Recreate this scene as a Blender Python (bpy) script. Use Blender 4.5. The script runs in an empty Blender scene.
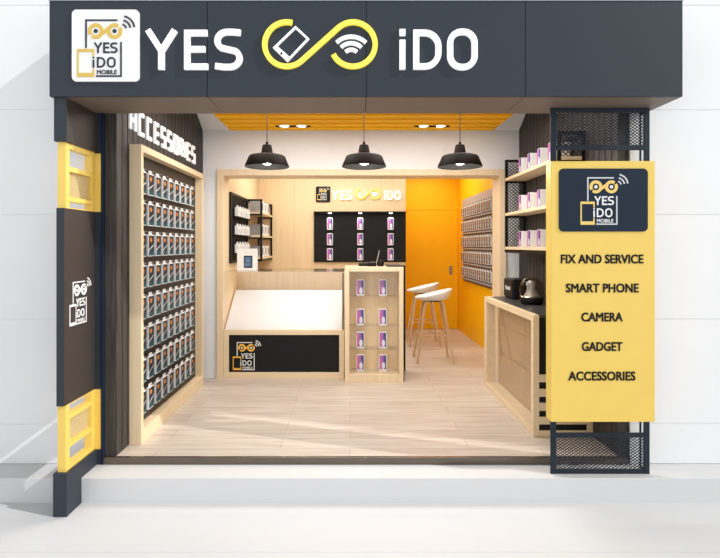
import bpy, bmesh, math, random
from mathutils import Vector, Matrix

random.seed(7)
PI = math.pi
scene = bpy.context.scene
COL = scene.collection
HC = 1.45            # camera height above the shop floor
FPX = 533.0          # focal length in pixels of a 720 wide picture


def PX(x, Y):
    return (x - 350.0) * Y / FPX


def PZ(y, Y):
    return HC - (y - 245.0) * Y / FPX


# ------------------------------------------------------------------ materials
def nodes_of(name):
    m = bpy.data.materials.new(name)
    m.use_nodes = True
    nt = m.node_tree
    return m, nt, nt.nodes, nt.links, nt.nodes['Principled BSDF']


def plain(name, col, rough=0.5, metal=0.0, noise=0.0, scale=20.0, bump=0.0, spec=0.5, emit=None, estr=0.0, coat=0.0):
    m, nt, N, L, b = nodes_of(name)
    b.inputs['Roughness'].default_value = rough
    b.inputs['Metallic'].default_value = metal
    b.inputs['Specular IOR Level'].default_value = spec
    b.inputs['Coat Weight'].default_value = coat
    tc = N.new('ShaderNodeTexCoord')
    nz = N.new('ShaderNodeTexNoise')
    nz.inputs['Scale'].default_value = scale
    nz.inputs['Detail'].default_value = 4
    L.new(tc.outputs['Object'], nz.inputs['Vector'])
    rp = N.new('ShaderNodeValToRGB')
    rp.color_ramp.elements[0].position = 0.3
    rp.color_ramp.elements[1].position = 0.7
    lo = [max(0, c * (1 - noise)) for c in col]
    hi = [min(1, c * (1 + noise)) for c in col]
    rp.color_ramp.elements[0].color = (*lo, 1)
    rp.color_ramp.elements[1].color = (*hi, 1)
    L.new(nz.outputs['Fac'], rp.inputs['Fac'])
    L.new(rp.outputs['Color'], b.inputs['Base Color'])
    if bump:
        bp = N.new('ShaderNodeBump')
        bp.inputs['Strength'].default_value = bump
        bp.inputs['Distance'].default_value = 0.004
        L.new(nz.outputs['Fac'], bp.inputs['Height'])
        L.new(bp.outputs['Normal'], b.inputs['Normal'])
    if emit:
        b.inputs['Emission Color'].default_value = (*emit, 1)
        b.inputs['Emission Strength'].default_value = estr
    return m


def wood(name, col, axis='Z', rough=0.45, var=0.10, scale=1.0, bump=0.0):
    """straight grained wood; the grain runs along AXIS of the object's own frame"""
    m, nt, N, L, b = nodes_of(name)
    b.inputs['Roughness'].default_value = rough
    tc = N.new('ShaderNodeTexCoord')
    mp = N.new('ShaderNodeMapping')
    s = [26 * scale, 26 * scale, 26 * scale]
    s['XYZ'.index(axis)] = 1.6 * scale
    mp.inputs['Scale'].default_value = s
    L.new(tc.outputs['Object'], mp.inputs['Vector'])
    nz = N.new('ShaderNodeTexNoise')
    nz.inputs['Scale'].default_value = 1.0
    nz.inputs['Detail'].default_value = 5
    nz.inputs['Distortion'].default_value = 0.6
    L.new(mp.outputs['Vector'], nz.inputs['Vector'])
    rp = N.new('ShaderNodeValToRGB')
    rp.color_ramp.elements[0].position = 0.3
    rp.color_ramp.elements[1].position = 0.7
    rp.color_ramp.elements[0].color = (*[c * (1 - var) for c in col], 1)
    rp.color_ramp.elements[1].color = (*[min(1, c * (1 + var * 0.6)) for c in col], 1)
    L.new(nz.outputs['Fac'], rp.inputs['Fac'])
    L.new(rp.outputs['Color'], b.inputs['Base Color'])
    if bump:
        bp = N.new('ShaderNodeBump')
        bp.inputs['Strength'].default_value = bump
        bp.inputs['Distance'].default_value = 0.006
        L.new(nz.outputs['Fac'], bp.inputs['Height'])
        L.new(bp.outputs['Normal'], b.inputs['Normal'])
    return m


def floor_wood():
    m, nt, N, L, b = nodes_of('floor_planks')
    b.inputs['Roughness'].default_value = 0.38
    tc = N.new('ShaderNodeTexCoord')
    br = N.new('ShaderNodeTexBrick')
    br.offset = 0.37
    br.inputs['Scale'].default_value = 1.0
    br.inputs['Brick Width'].default_value = 1.35
    br.inputs['Row Height'].default_value = 0.19
    br.inputs['Mortar Size'].default_value = 0.002
    br.inputs['Bias'].default_value = 0.0
    br.inputs['Color1'].default_value = (0.66, 0.585, 0.515, 1)
    br.inputs['Color2'].default_value = (0.58, 0.505, 0.435, 1)
    br.inputs['Mortar'].default_value = (0.40, 0.30, 0.22, 1)
    L.new(tc.outputs['Object'], br.inputs['Vector'])
    mp = N.new('ShaderNodeMapping')
    mp.inputs['Scale'].default_value = (1.4, 20, 1)
    L.new(tc.outputs['Object'], mp.inputs['Vector'])
    nz = N.new('ShaderNodeTexNoise')
    nz.inputs['Scale'].default_value = 1.2
    nz.inputs['Detail'].default_value = 6
    nz.inputs['Distortion'].default_value = 1.2
    L.new(mp.outputs['Vector'], nz.inputs['Vector'])
    rp = N.new('ShaderNodeValToRGB')
    rp.color_ramp.elements[0].position = 0.28
    rp.color_ramp.elements[1].position = 0.62
    rp.color_ramp.elements[0].color = (0.74, 0.70, 0.66, 1)
    rp.color_ramp.elements[1].color = (1, 1, 1, 1)
    L.new(nz.outputs['Fac'], rp.inputs['Fac'])
    mx = N.new('ShaderNodeMix')
    mx.data_type = 'RGBA'
    mx.blend_type = 'MULTIPLY'
    mx.inputs['Factor'].default_value = 1.0
    L.new(br.outputs['Color'], mx.inputs[6])
    L.new(rp.outputs['Color'], mx.inputs[7])
    L.new(mx.outputs[2], b.inputs['Base Color'])
    return m


def tiled(name, col, seam, w, h, rough=0.6, mortar=0.004):
    m, nt, N, L, b = nodes_of(name)
    b.inputs['Roughness'].default_value = rough
    tc = N.new('ShaderNodeTexCoord')
    br = N.new('ShaderNodeTexBrick')
    br.offset = 0.0
    br.inputs['Scale'].default_value = 1.0
    br.inputs['Brick Width'].default_value = w
    br.inputs['Row Height'].default_value = h
    br.inputs['Mortar Size'].default_value = mortar
    br.inputs['Color1'].default_value = (*col, 1)
    br.inputs['Color2'].default_value = (*[c * 0.985 for c in col], 1)
    br.inputs['Mortar'].default_value = (*seam, 1)
    mp = N.new('ShaderNodeMapping')
    mp.inputs['Location'].default_value = (15, -2.88 + 1.17 * 5, 0)
    L.new(tc.outputs['Object'], mp.inputs['Vector'])
    L.new(mp.outputs['Vector'], br.inputs['Vector'])
    L.new(br.outputs['Color'], b.inputs['Base Color'])
    return m


def glass(name, tint=(1, 1, 1), rough=0.02):
    m = bpy.data.materials.new(name)
    m.use_nodes = True
    N, L = m.node_tree.nodes, m.node_tree.links
    N.clear()
    out = N.new('ShaderNodeOutputMaterial')
    mix = N.new('ShaderNodeMixShader')
    fr = N.new('ShaderNodeFresnel')
    fr.inputs['IOR'].default_value = 1.5
    tr = N.new('ShaderNodeBsdfTransparent')
    tr.inputs['Color'].default_value = (*tint, 1)
    gl = N.new('ShaderNodeBsdfGlossy')
    gl.inputs['Roughness'].default_value = rough
    ge = N.new('ShaderNodeNewGeometry')
    sb_ = N.new('ShaderNodeMath')
    sb_.operation = 'SUBTRACT'
    sb_.inputs[0].default_value = 1.0
    L.new(ge.outputs['Backfacing'], sb_.inputs[1])
    mu = N.new('ShaderNodeMath')
    mu.operation = 'MULTIPLY'
    L.new(fr.outputs['Fac'], mu.inputs[0])
    L.new(sb_.outputs['Value'], mu.inputs[1])
    L.new(mu.outputs['Value'], mix.inputs['Fac'])
    L.new(tr.outputs['BSDF'], mix.inputs[1])
    L.new(gl.outputs['BSDF'], mix.inputs[2])
    L.new(mix.outputs['Shader'], out.inputs['Surface'])
    return m


def glow(name, col, strength):
    m = bpy.data.materials.new(name)
    m.use_nodes = True
    b = m.node_tree.nodes['Principled BSDF']
    b.inputs['Base Color'].default_value = (*col, 1)
    b.inputs['Roughness'].default_value = 0.4
    b.inputs['Emission Color'].default_value = (*col, 1)
    b.inputs['Emission Strength'].default_value = strength
    return m


def screen_mat(name, emit=0.0):
    """phone wallpaper: magenta left, deep blue right, a white figure low in the middle"""
    m, nt, N, L, b = nodes_of(name)
    b.inputs['Roughness'].default_value = 0.25
    tc = N.new('ShaderNodeTexCoord')
    sp = N.new('ShaderNodeSeparateXYZ')
    L.new(tc.outputs['Generated'], sp.inputs['Vector'])
    rp = N.new('ShaderNodeValToRGB')
    e = rp.color_ramp.elements
    e[0].position, e[0].color = 0.15, (0.50, 0.10, 0.34, 1)
    e[1].position, e[1].color = 0.75, (0.045, 0.045, 0.20, 1)
    x = rp.color_ramp.elements.new(0.45)
    x.color = (0.34, 0.12, 0.42, 1)
    L.new(sp.outputs['X'], rp.inputs['Fac'])
    mp = N.new('ShaderNodeMapping')
    mp.inputs['Location'].default_value = (-0.58, 0, -0.26)
    L.new(tc.outputs['Generated'], mp.inputs['Vector'])
    mp2 = N.new('ShaderNodeMapping')
    mp2.inputs['Scale'].default_value = (2.9, 0, 2.9)
    mp2.inputs['Rotation'].default_value = (0, 0.5, 0)
    L.new(mp.outputs['Vector'], mp2.inputs['Vector'])
    ln = N.new('ShaderNodeVectorMath')
    ln.operation = 'LENGTH'
    L.new(mp2.outputs['Vector'], ln.inputs[0])
    r2 = N.new('ShaderNodeValToRGB')
    r2.color_ramp.elements[0].position = 0.62
    r2.color_ramp.elements[0].color = (1, 1, 1, 1)
    r2.color_ramp.elements[1].position = 0.85
    r2.color_ramp.elements[1].color = (0, 0, 0, 1)
    L.new(ln.outputs['Value'], r2.inputs['Fac'])
    mx = N.new('ShaderNodeMix')
    mx.data_type = 'RGBA'
    L.new(r2.outputs['Color'], mx.inputs['Factor'])
    L.new(rp.outputs['Color'], mx.inputs[6])
    mx.inputs[7].default_value = (0.70, 0.67, 0.74, 1)
    L.new(mx.outputs[2], b.inputs['Base Color'])
    L.new(mx.outputs[2], b.inputs['Emission Color'])
    b.inputs['Emission Strength'].default_value = emit
    return m


def pack_print(name, dark, mid, hot, low):
    """card print: dark field, warm spot near the top, cooler foot, one pale slanting streak"""
    m, nt, N, L, b = nodes_of(name)
    b.inputs['Roughness'].default_value = 0.45
    b.inputs['Specular IOR Level'].default_value = 0.12
    tc = N.new('ShaderNodeTexCoord')
    sp = N.new('ShaderNodeSeparateXYZ')
    L.new(tc.outputs['Generated'], sp.inputs['Vector'])
    rp = N.new('ShaderNodeValToRGB')
    e = rp.color_ramp.elements
    e[0].position, e[0].color = 0.0, (*low, 1)
    e[1].position, e[1].color = 1.0, (*dark, 1)
    for p, c in ((0.25, mid), (0.5, dark)):
        rp.color_ramp.elements.new(p).color = (*c, 1)
    L.new(sp.outputs['Z'], rp.inputs['Fac'])
    ad = N.new('ShaderNodeMath')
    ad.operation = 'MULTIPLY_ADD'
    L.new(sp.outputs['X'], ad.inputs[0])
    ad.inputs[1].default_value = -0.28
    L.new(sp.outputs['Z'], ad.inputs[2])
    r2 = N.new('ShaderNodeValToRGB')
    r2.color_ramp.interpolation = 'CONSTANT'
    r2.color_ramp.elements[0].color = (0, 0, 0, 1)
    r2.color_ramp.elements[1].position = 0.24
    r2.color_ramp.elements[1].color = (1, 1, 1, 1)
    r2.color_ramp.elements.new(0.29).color = (0, 0, 0, 1)
    L.new(ad.outputs['Value'], r2.inputs['Fac'])
    mx = N.new('ShaderNodeMix')
    mx.data_type = 'RGBA'
    L.new(r2.outputs['Color'], mx.inputs['Factor'])
    L.new(rp.outputs['Color'], mx.inputs[6])
    mx.inputs[7].default_value = (0.62, 0.68, 0.70, 1)
    mp = N.new('ShaderNodeMapping')
    mp.inputs['Location'].default_value = (-0.42 * 2.0, 0, -0.78 * 4.0)
    mp.inputs['Scale'].default_value = (2.0, 0, 4.0)
    L.new(tc.outputs['Generated'], mp.inputs['Vector'])
    ln = N.new('ShaderNodeVectorMath')
    ln.operation = 'LENGTH'
    L.new(mp.outputs['Vector'], ln.inputs[0])
    r3 = N.new('ShaderNodeValToRGB')
    r3.color_ramp.elements[0].position = 0.25
    r3.color_ramp.elements[0].color = (1, 1, 1, 1)
    r3.color_ramp.elements[1].position = 0.60
    r3.color_ramp.elements[1].color = (0, 0, 0, 1)
    L.new(ln.outputs['Value'], r3.inputs['Fac'])
    m3 = N.new('ShaderNodeMix')
    m3.data_type = 'RGBA'
    L.new(r3.outputs['Color'], m3.inputs['Factor'])
    L.new(mx.outputs[2], m3.inputs[6])
    m3.inputs[7].default_value = (*hot, 1)
    L.new(m3.outputs[2], b.inputs['Base Color'])
    return m


M = {}
M['floor'] = floor_wood()
M['ground'] = tiled('pale_paving', (0.67, 0.675, 0.685), (0.58, 0.585, 0.60), 30.0, 1.17, 0.55, 0.004)
M['white_wall'] = plain('white_cladding', (0.86, 0.865, 0.875), 0.6, noise=0.015, scale=3)
M['white_paint'] = plain('white_paint', (0.87, 0.87, 0.88), 0.6, noise=0.015, scale=3)
M['white_plastic'] = plain('white_plastic', (0.86, 0.85, 0.84), 0.35)
M['slate'] = plain('slate_laminate', (0.033, 0.041, 0.054), 0.5, spec=0.25, noise=0.10, scale=160, bump=0.05)
M['slate_warm_lit'] = plain('slate_laminate_warm_lit', (0.18, 0.138, 0.112), 0.55, metal=0.0, noise=0.16, scale=220, bump=0.05)  # slate underside, its warm reflected light put into the colour
M['slate_warm_shade'] = plain('slate_laminate_warm_shade', (0.050, 0.040, 0.035), 0.5, spec=0.25, noise=0.12, scale=220)  # slate seen from the side, warm indoor light put into the colour
M['navy'] = plain('navy_laminate', (0.010, 0.020, 0.040), 0.5, spec=0.2, noise=0.08, scale=120)
M['frame_steel'] = plain('blue_grey_steel', (0.014, 0.023, 0.035), 0.5, spec=0.25, noise=0.06, scale=60)
M['char'] = wood('charred_wood', (0.046, 0.038, 0.033), 'Z', 0.6, var=0.6, scale=2.2, bump=0.5)
M['ash'] = wood('pale_ash', (0.83, 0.655, 0.43), 'Z', 0.42, var=0.07)
M['ash_x'] = wood('pale_ash_across', (0.83, 0.655, 0.43), 'X', 0.42, var=0.07)
M['ash_y'] = wood('pale_ash_deep', (0.83, 0.655, 0.43), 'Y', 0.42, var=0.07)
M['niche'] = wood('warm_ash_board', (0.82, 0.62, 0.37), 'Z', 0.42, var=0.06)
M['cab'] = wood('tan_cabinet_board', (0.52, 0.34, 0.185), 'Y', 0.4, var=0.10)
M['orange'] = plain('orange_paint', (0.93, 0.49, 0.004), 0.5, noise=0.02, scale=4, spec=0.2)
M['slat'] = plain('orange_slat', (1.0, 0.50, 0.006), 0.6, noise=0.03, scale=8, spec=0.08)
M['yellow'] = plain('yellow_lacquer', (0.86, 0.60, 0.125), 0.42, noise=0.015, scale=6)
M['yellow_panel'] = plain('yellow_perforated', (0.82, 0.66, 0.34), 0.5, noise=0.12, scale=240)
M['black'] = plain('black_metal', (0.008, 0.0075, 0.0075), 0.45, noise=0.1, scale=40, spec=0.2)
M['blackboard'] = plain('black_board', (0.009, 0.0085, 0.0085), 0.5, noise=0.12, scale=60, spec=0.2)
M['darkback'] = plain('brown_black_board', (0.042, 0.031, 0.025), 0.5, noise=0.1, scale=40, spec=0.25)
M['lamp'] = plain('bronze_black_enamel', (0.008, 0.005, 0.003), 0.5, noise=0.1, scale=12, spec=0.06)
M['lamp_in'] = plain('dark_enamel_inside', (0.010, 0.010, 0.010), 0.5, spec=0.25)
M['counter_top'] = plain('dark_grey_stone', (0.045, 0.043, 0.042), 0.4, noise=0.2, scale=60)
M['riser'] = plain('bronze_metal', (0.17, 0.145, 0.12), 0.16, metal=0.95, noise=0.08, scale=6)
M['chrome'] = plain('brushed_metal', (0.62, 0.58, 0.52), 0.22, metal=1.0)
M['grey'] = plain('grey_metal', (0.38, 0.41, 0.46), 0.4, metal=0.3)
M['dark_grey'] = plain('dark_grey_metal', (0.12, 0.12, 0.135), 0.45, metal=0.2)
M['board'] = plain('white_board', (0.72, 0.72, 0.735), 0.4)
M['card'] = plain('white_card', (0.82, 0.81, 0.81), 0.55)
M['white_sign'] = plain('white_acrylic', (0.90, 0.90, 0.90), 0.35)
M['white_glow'] = glow('lit_white_acrylic', (0.88, 0.88, 0.88), 0.40)
M['yellow_glow'] = glow('lit_yellow_acrylic', (0.90, 0.74, 0.09), 0.32)
M['wall_glow'] = glow('lit_white_letter', (0.95, 0.93, 0.88), 0.75)
M['wall_yglow'] = glow('lit_yellow_letter', (0.95, 0.70, 0.10), 0.45)
M['bulb'] = glow('lamp_bulb', (1.0, 0.93, 0.82), 9.0)
M['spot'] = glow('spot_lens', (1.0, 0.95, 0.86), 5.0)
M['gold'] = plain('gold_print', (0.72, 0.50, 0.10), 0.45)
M['gold_light'] = plain('light_gold_print', (0.85, 0.60, 0.16), 0.45)
M['orange_print'] = plain('amber_print', (0.85, 0.46, 0.05), 0.45)
M['navy_print'] = plain('dark_navy_print', (0.02, 0.025, 0.035), 0.5)
M['white_print'] = plain('white_print', (0.84, 0.84, 0.84), 0.5)
M['pale_print'] = plain('pale_grey_print', (0.60, 0.62, 0.64), 0.5)
M['black_print'] = plain('black_print', (0.008, 0.007, 0.008), 0.5, spec=0.2)
M['glass'] = glass('clear_glass')
M['glass_warm'] = glass('faint_rose_glass', (0.99, 0.98, 0.975))
M['smoke'] = glass('smoked_dome', (0.80, 0.72, 0.62), 0.03)
M['screen'] = screen_mat('phone_wallpaper', 0.10)
M['screen_blue'] = plain('tablet_picture', (0.10, 0.17, 0.30), 0.3, noise=0.6, scale=30)
M['boxpink'] = screen_mat('phone_box_print', 0.0)
M['print_teal'] = pack_print('case_print_teal', (0.015, 0.018, 0.024), (0.02, 0.035, 0.05), (0.60, 0.22, 0.05), (0.015, 0.11, 0.14))
M['print_brown'] = pack_print('case_print_brown', (0.10, 0.06, 0.04), (0.16, 0.09, 0.05), (0.62, 0.28, 0.09), (0.12, 0.09, 0.08))
M['leg'] = wood('pale_oak', (0.62, 0.42, 0.25), 'Z', 0.45, var=0.10)


# ------------------------------------------------------------------ mesh helpers
class MB:
    """collects shapes, links them as ONE mesh object"""

    def __init__(self):
        self.bm = bmesh.new()
        self.k = 0

    def box(self, x0, x1, y0, y1, z0, z1):
        v = [self.bm.verts.new(p) for p in ((x0, y0, z0), (x1, y0, z0), (x1, y1, z0), (x0, y1, z0),
                                            (x0, y0, z1), (x1, y0, z1), (x1, y1, z1), (x0, y1, z1))]
        for f in ((0, 3, 2, 1), (4, 5, 6, 7), (0, 1, 5, 4), (1, 2, 6, 5), (2, 3, 7, 6), (3, 0, 4, 7)):
            self.bm.faces.new([v[i] for i in f])
        return self

    def prism(self, pts, a, b, plane='XZ'):
        """polygon PTS in PLANE, drawn out along the third axis from A to B"""
        def put(p, d):
            if plane == 'XZ':
                return (p[0], d, p[1])
            if plane == 'YZ':
                return (d, p[0], p[1])
            return (p[0], p[1], d)
        lo = [self.bm.verts.new(put(p, a)) for p in pts]
        hi = [self.bm.verts.new(put(p, b)) for p in pts]
        n = len(pts)
        self.bm.faces.new(lo)
        self.bm.faces.new(hi[::-1])
        for i in range(n):
            j = (i + 1) % n
            self.bm.faces.new([lo[i], hi[i], hi[j], lo[j]])
        return self

    def strip(self, pts, w, a, b, closed=False):
        """ribbon of width W along PTS in the XZ plane, thick from y=A to y=B"""
        pts = [p for i, p in enumerate(pts) if i == 0 or math.dist(p, pts[i - 1]) > 1e-7]
        if closed and math.dist(pts[0], pts[-1]) < 1e-7:
            pts = pts[:-1]
        n = len(pts)
        self.k += 1
        b = b - 0.00012 * (self.k % 7)
        P = [Vector((p[0], p[1])) for p in pts]
        L_, R_ = [], []
        for i in range(n):
            if closed:
                d0, d1 = P[i] - P[i - 1], P[(i + 1) % n] - P[i]
            else:
                d0 = P[i] - P[i - 1] if i else P[1] - P[0]
                d1 = P[i + 1] - P[i] if i < n - 1 else d0
            d0, d1 = d0.normalized(), d1.normalized()
            n0, n1 = Vector((-d0.y, d0.x)), Vector((-d1.y, d1.x))
            mm = (n0 + n1)
            mm = mm.normalized() if mm.length > 1e-6 else n0
            k = min(2.5, 1.0 / max(0.3, mm.dot(n0)))
            L_.append(P[i] + mm * (w / 2 * k))
            R_.append(P[i] - mm * (w / 2 * k))
        bm = self.bm
        V = [[bm.verts.new((p.x, y, p.y)) for p in S] for S in (L_, R_) for y in (a, b)]
        la, lb, ra, rb = V
        m = n if closed else n - 1
        for i in range(m):
            j = (i + 1) % n
            bm.faces.new([la[i], la[j], ra[j], ra[i]])
            bm.faces.new([lb[j], lb[i], rb[i], rb[j]])
            bm.faces.new([la[j], la[i], lb[i], lb[j]])
            bm.faces.new([ra[i], ra[j], rb[j], rb[i]])
        if not closed:
            bm.faces.new([la[0], ra[0], rb[0], lb[0]])
            bm.faces.new([ra[-1], la[-1], lb[-1], rb[-1]])
        return self

    def disc(self, cx, cz, r, a, b, seg=24):
        return self.prism([(cx + r * math.cos(2 * PI * i / seg), cz + r * math.sin(2 * PI * i / seg)) for i in range(seg)], a, b)

    def tube(self, p, q, r0, r1=None, seg=12, caps=True):
        r1 = r0 if r1 is None else r1
        p, q = Vector(p), Vector(q)
        d = (q - p).normalized()
        up = Vector((0, 0, 1)) if abs(d.z) < 0.95 else Vector((1, 0, 0))
        u = d.cross(up).normalized()
        v = d.cross(u).normalized()
        A, B = [], []
        for i in range(seg):
            t = 2 * PI * i / seg
            o = u * math.cos(t) + v * math.sin(t)
            A.append(self.bm.verts.new(p + o * r0))
            B.append(self.bm.verts.new(q + o * r1))
        for i in range(seg):
            j = (i + 1) % seg
            self.bm.faces.new([A[i], A[j], B[j], B[i]])
        if caps:
            self.bm.faces.new(A[::-1])
            self.bm.faces.new(B)
        return self

    def path(self, pts, r, seg=10):
        for a, b in zip(pts, pts[1:]):
            self.tube(a, b, r, r, seg)
        return self

    def lathe(self, prof, cx=0, cy=0, cz=0, seg=40):
        rings = []
        for r, z in prof:
            if r < 1e-5:
                rings.append([self.bm.verts.new((cx, cy, cz + z))])
            else:
                rings.append([self.bm.verts.new((cx + r * math.cos(2 * PI * i / seg), cy + r * math.sin(2 * PI * i / seg), cz + z)) for i in range(seg)])
        for a, b in zip(rings, rings[1:]):
            for i in range(seg):
                j = (i + 1) % seg
                if len(a) == 1 and len(b) == 1:
                    continue
                if len(a) == 1:
                    self.bm.faces.new([a[0], b[i], b[j]])
                elif len(b) == 1:
                    self.bm.faces.new([a[i], b[0], a[j]])
                else:
                    self.bm.faces.new([a[i], b[i], b[j], a[j]])
        return self

    def net(self, x0, x1, z0, z1, y, cw, ch, t=0.0022):
        """expanded metal: a diamond net in the XZ plane, clipped to whole cells"""
        nx, nz = max(1, round((x1 - x0) / cw)), max(1, round((z1 - z0) / ch))
        cw, ch = (x1 - x0) / nx, (z1 - z0) / nz
        for j in range(nz):
            za, zb, zm = z0 + j * ch, z0 + (j + 1) * ch, z0 + (j + 0.5) * ch
            up = [(x0 + i * cw / 2, zm if i % 2 == 0 else zb) for i in range(2 * nx + 1)]
            dn = [(x0 + i * cw / 2, zm if i % 2 == 0 else za) for i in range(2 * nx + 1)]
            self.strip(up, t, y - t * 0.7, y + t * 0.7)
            self.strip(dn, t, y - t * 0.7, y + t * 0.7)
        return self

    def build(self, name, mat, parent=None, bevel=0.0, smooth=False, loc=None, rotz=0.0, seg=2):
        bm = self.bm
        bmesh.ops.recalc_face_normals(bm, faces=bm.faces)
        me = bpy.data.meshes.new(name)
        bm.to_mesh(me)
        bm.free()
        o = bpy.data.objects.new(name, me)
        COL.objects.link(o)
        if mat is not None:
            me.materials.append(mat)
        if parent is not None:
            o.parent = parent
        if loc is not None:
            o.location = loc
        o.rotation_euler.z = rotz
        if bevel:
            md = o.modifiers.new('bevel', 'BEVEL')
            md.width = bevel
            md.segments = seg
            md.limit_method = 'ANGLE'
            md.angle_limit = math.radians(40)
        if smooth:
            for p in me.polygons:
                p.use_smooth = True
            md = o.modifiers.new('edges', 'EDGE_SPLIT')
            md.split_angle = math.radians(42)
        return o


def rrect(x0, x1, z0, z1, r, seg=6):
    pts = []
    for cx, cz, a in ((x1 - r, z1 - r, 0), (x0 + r, z1 - r, 90), (x0 + r, z0 + r, 180), (x1 - r, z0 + r, 270)):
        for i in range(seg + 1):
            t = math.radians(a + 90 * i / seg)
            pts.append((cx + r * math.cos(t), cz + r * math.sin(t)))
    return pts


def arc(cx, cz, rx, a0, a1, n=24, rz=None):
    rz = rx if rz is None else rz
    return [(cx + rx * math.cos(math.radians(a0 + (a1 - a0) * i / n)), cz + rz * math.sin(math.radians(a0 + (a1 - a0) * i / n))) for i in range(n + 1)]


def tag(o, label=None, cat=None, group=None, kind=None):
    if label:
        o['label'] = label
    if cat:
        o['category'] = cat
    if group:
        o['group'] = group
    if kind:
        o['kind'] = kind
    return o


def thing(name, label, cat, loc=(0, 0, 0), rotz=0.0, group=None):
    o = bpy.data.objects.new(name, None)
    o.empty_display_size = 0.1
    COL.objects.link(o)
    o.location = loc
    o.rotation_euler.z = rotz
    return tag(o, label, cat, group)


def struct(o):
    o['kind'] = 'structure'
    return o


def dup(root, loc, label, rotz=None):
    r = root.copy()
    COL.objects.link(r)
    r.location = loc
    if rotz is not None:
        r.rotation_euler.z = rotz
    r['label'] = label
    for ch in list(root.children):
        c = ch.copy()
        COL.objects.link(c)
        c.parent = r
        for g in list(ch.children):
            d = g.copy()
            COL.objects.link(d)
            d.parent = c
    return r


# ------------------------------------------------------------------ lettering
def text_obj(name, body, x0, x1, z0, z1, y, mat, parent, depth=0.004, bold=0.0):
    """flat lettering filling the box x0..x1, z0..z1 of its parent's XZ plane, facing -y"""
    cu = bpy.data.curves.new(name, 'FONT')
    cu.body = body
    cu.resolution_u = 3
    tmp = bpy.data.objects.new('tmp', cu)
    COL.objects.link(tmp)
    bpy.context.view_layer.update()
    dg = bpy.context.evaluated_depsgraph_get()
    src = bpy.data.meshes.new_from_object(tmp.evaluated_get(dg))
    bpy.data.objects.remove(tmp)
    xs = [v.co.x for v in src.vertices]
    ys = [v.co.y for v in src.vertices]
    ax, bx, ay, by = min(xs), max(xs), min(ys), max(ys)
    bm = bmesh.new()
    bm.from_mesh(src)
    bpy.data.meshes.remove(src)
    for v in bm.verts:
        v.co = Vector((x0 + (v.co.x - ax) / (bx - ax) * (x1 - x0), y, z0 + (v.co.y - ay) / (by - ay) * (z1 - z0)))
    ex = bmesh.ops.extrude_face_region(bm, geom=bm.faces[:])
    for g in ex['geom']:
        if isinstance(g, bmesh.types.BMVert):
            g.co.y -= depth
    mb = MB()
    mb.bm.free()
    mb.bm = bm
    if bold:
        geo = bm.verts[:] + bm.edges[:] + bm.faces[:]
        for q, (dx, dz) in enumerate(((-bold, -bold), (bold, -bold), (-bold, bold), (bold, bold))):
            d2 = bmesh.ops.duplicate(bm, geom=geo)
            for v in d2['geom']:
                if isinstance(v, bmesh.types.BMVert):
                    v.co.x += dx
                    v.co.z += dz
                    v.co.y -= 0.00015 * (q + 1)
    return mb.build(name, mat, parent)


def glyph(mb, ch, x0, z0, w, h, s, a, b):
    """one letter drawn with strokes of width s inside the box (x0,z0,w,h)"""
    l, r, t, bo = x0 + s / 2, x0 + w - s / 2, z0 + h - s / 2, z0 + s / 2
    m = z0 + h / 2
    if ch == 'Y':
        c = x0 + w / 2
        mb.strip([(x0 + s * 0.45, z0 + h), (c, z0 + h * 0.47), (x0 + w - s * 0.45, z0 + h)], s, a, b)
        mb.strip([(c, z0 + h * 0.5), (c, z0)], s, a, b)
    elif ch == 'E':
        mb.strip([(x0 + w * 0.97, t), (l, t), (l, bo), (x0 + w, bo)], s, a, b)
        mb.strip([(l + s / 2, m + s * 0.1), (x0 + w * 0.88, m + s * 0.1)], s, a, b)
    elif ch == 'S':
        q = (h - s) / 4
        rx = (w - s) / 2
        cx = x0 + w / 2
        p = [(x0 + w * 0.93, t - s * 0.12), (cx + rx * 0.35, t)] + arc(cx - rx * 0.12, m + q, rx * 0.88, 85, 235, 12, q)
        p += arc(cx + rx * 0.12, m - q, rx * 0.88, 55, -95, 12, q) + [(cx - rx * 0.4, bo), (x0 + w * 0.03, bo + s * 0.18)]
        mb.strip(p, s, a, b)
    elif ch == 'i':
        mb.strip([(x0 + w / 2, z0), (x0 + w / 2, z0 + h * 0.75)], s, a, b)
        mb.strip([(x0 + w / 2, z0 + h * 0.86), (x0 + w / 2, z0 + h * 1.02)], s, a, b)
    elif ch == 'D':
        k = (w - s) * 0.62
        p = [(l, bo), (r - k, bo)] + arc(r - k, bo + k, k, -90, 0, 8) + arc(r - k, t - k, k, 0, 90, 8) + [(l, t)]
        mb.strip(p, s, a, b, True)
    elif ch == 'O':
        k = (w - s) * 0.46
        mb.strip(rrect(l, r, bo, t, k, 8), s, a, b, True)
    return mb


def infinity(mb, u, a, b):
    """the open loop sign; u maps drawing units to XZ"""
    p = arc(178, -195, 122, 76, 311.9, 40) + arc(543, -195, 122, 131.9, -153, 48)
    mb.strip([u(x, z) for x, z in p], 29 * u.s, a, b)
    return mb


def phone_mark(mb, u, a, b):
    mb.strip([u(x, z) for x, z in ((226, -101), (295, -165), (181, -285), (108, -214))], 10 * u.s, a, b, True)
    mb.prism([u(x, z) for x, z in ((106, -212), (124, -203), (194, -266), (181, -286))], a, b - 0.001)
    return mb


def wifi_mark(mb, u, a, b):
    for r, k in ((116, 44), (80, 44), (44, 44)):
        mb.strip([u(x, z) for x, z in arc(533, -268, r, 90 - k, 90 + k, 14)], 20 * u.s, a, b)
    return mb


class Map:
    def __init__(self, x, z, s):
        self.x, self.z, self.s = x, z, s

    def __call__(self, px, pz):
        return (self.x + px * self.s, self.z + pz * self.s)


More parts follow.
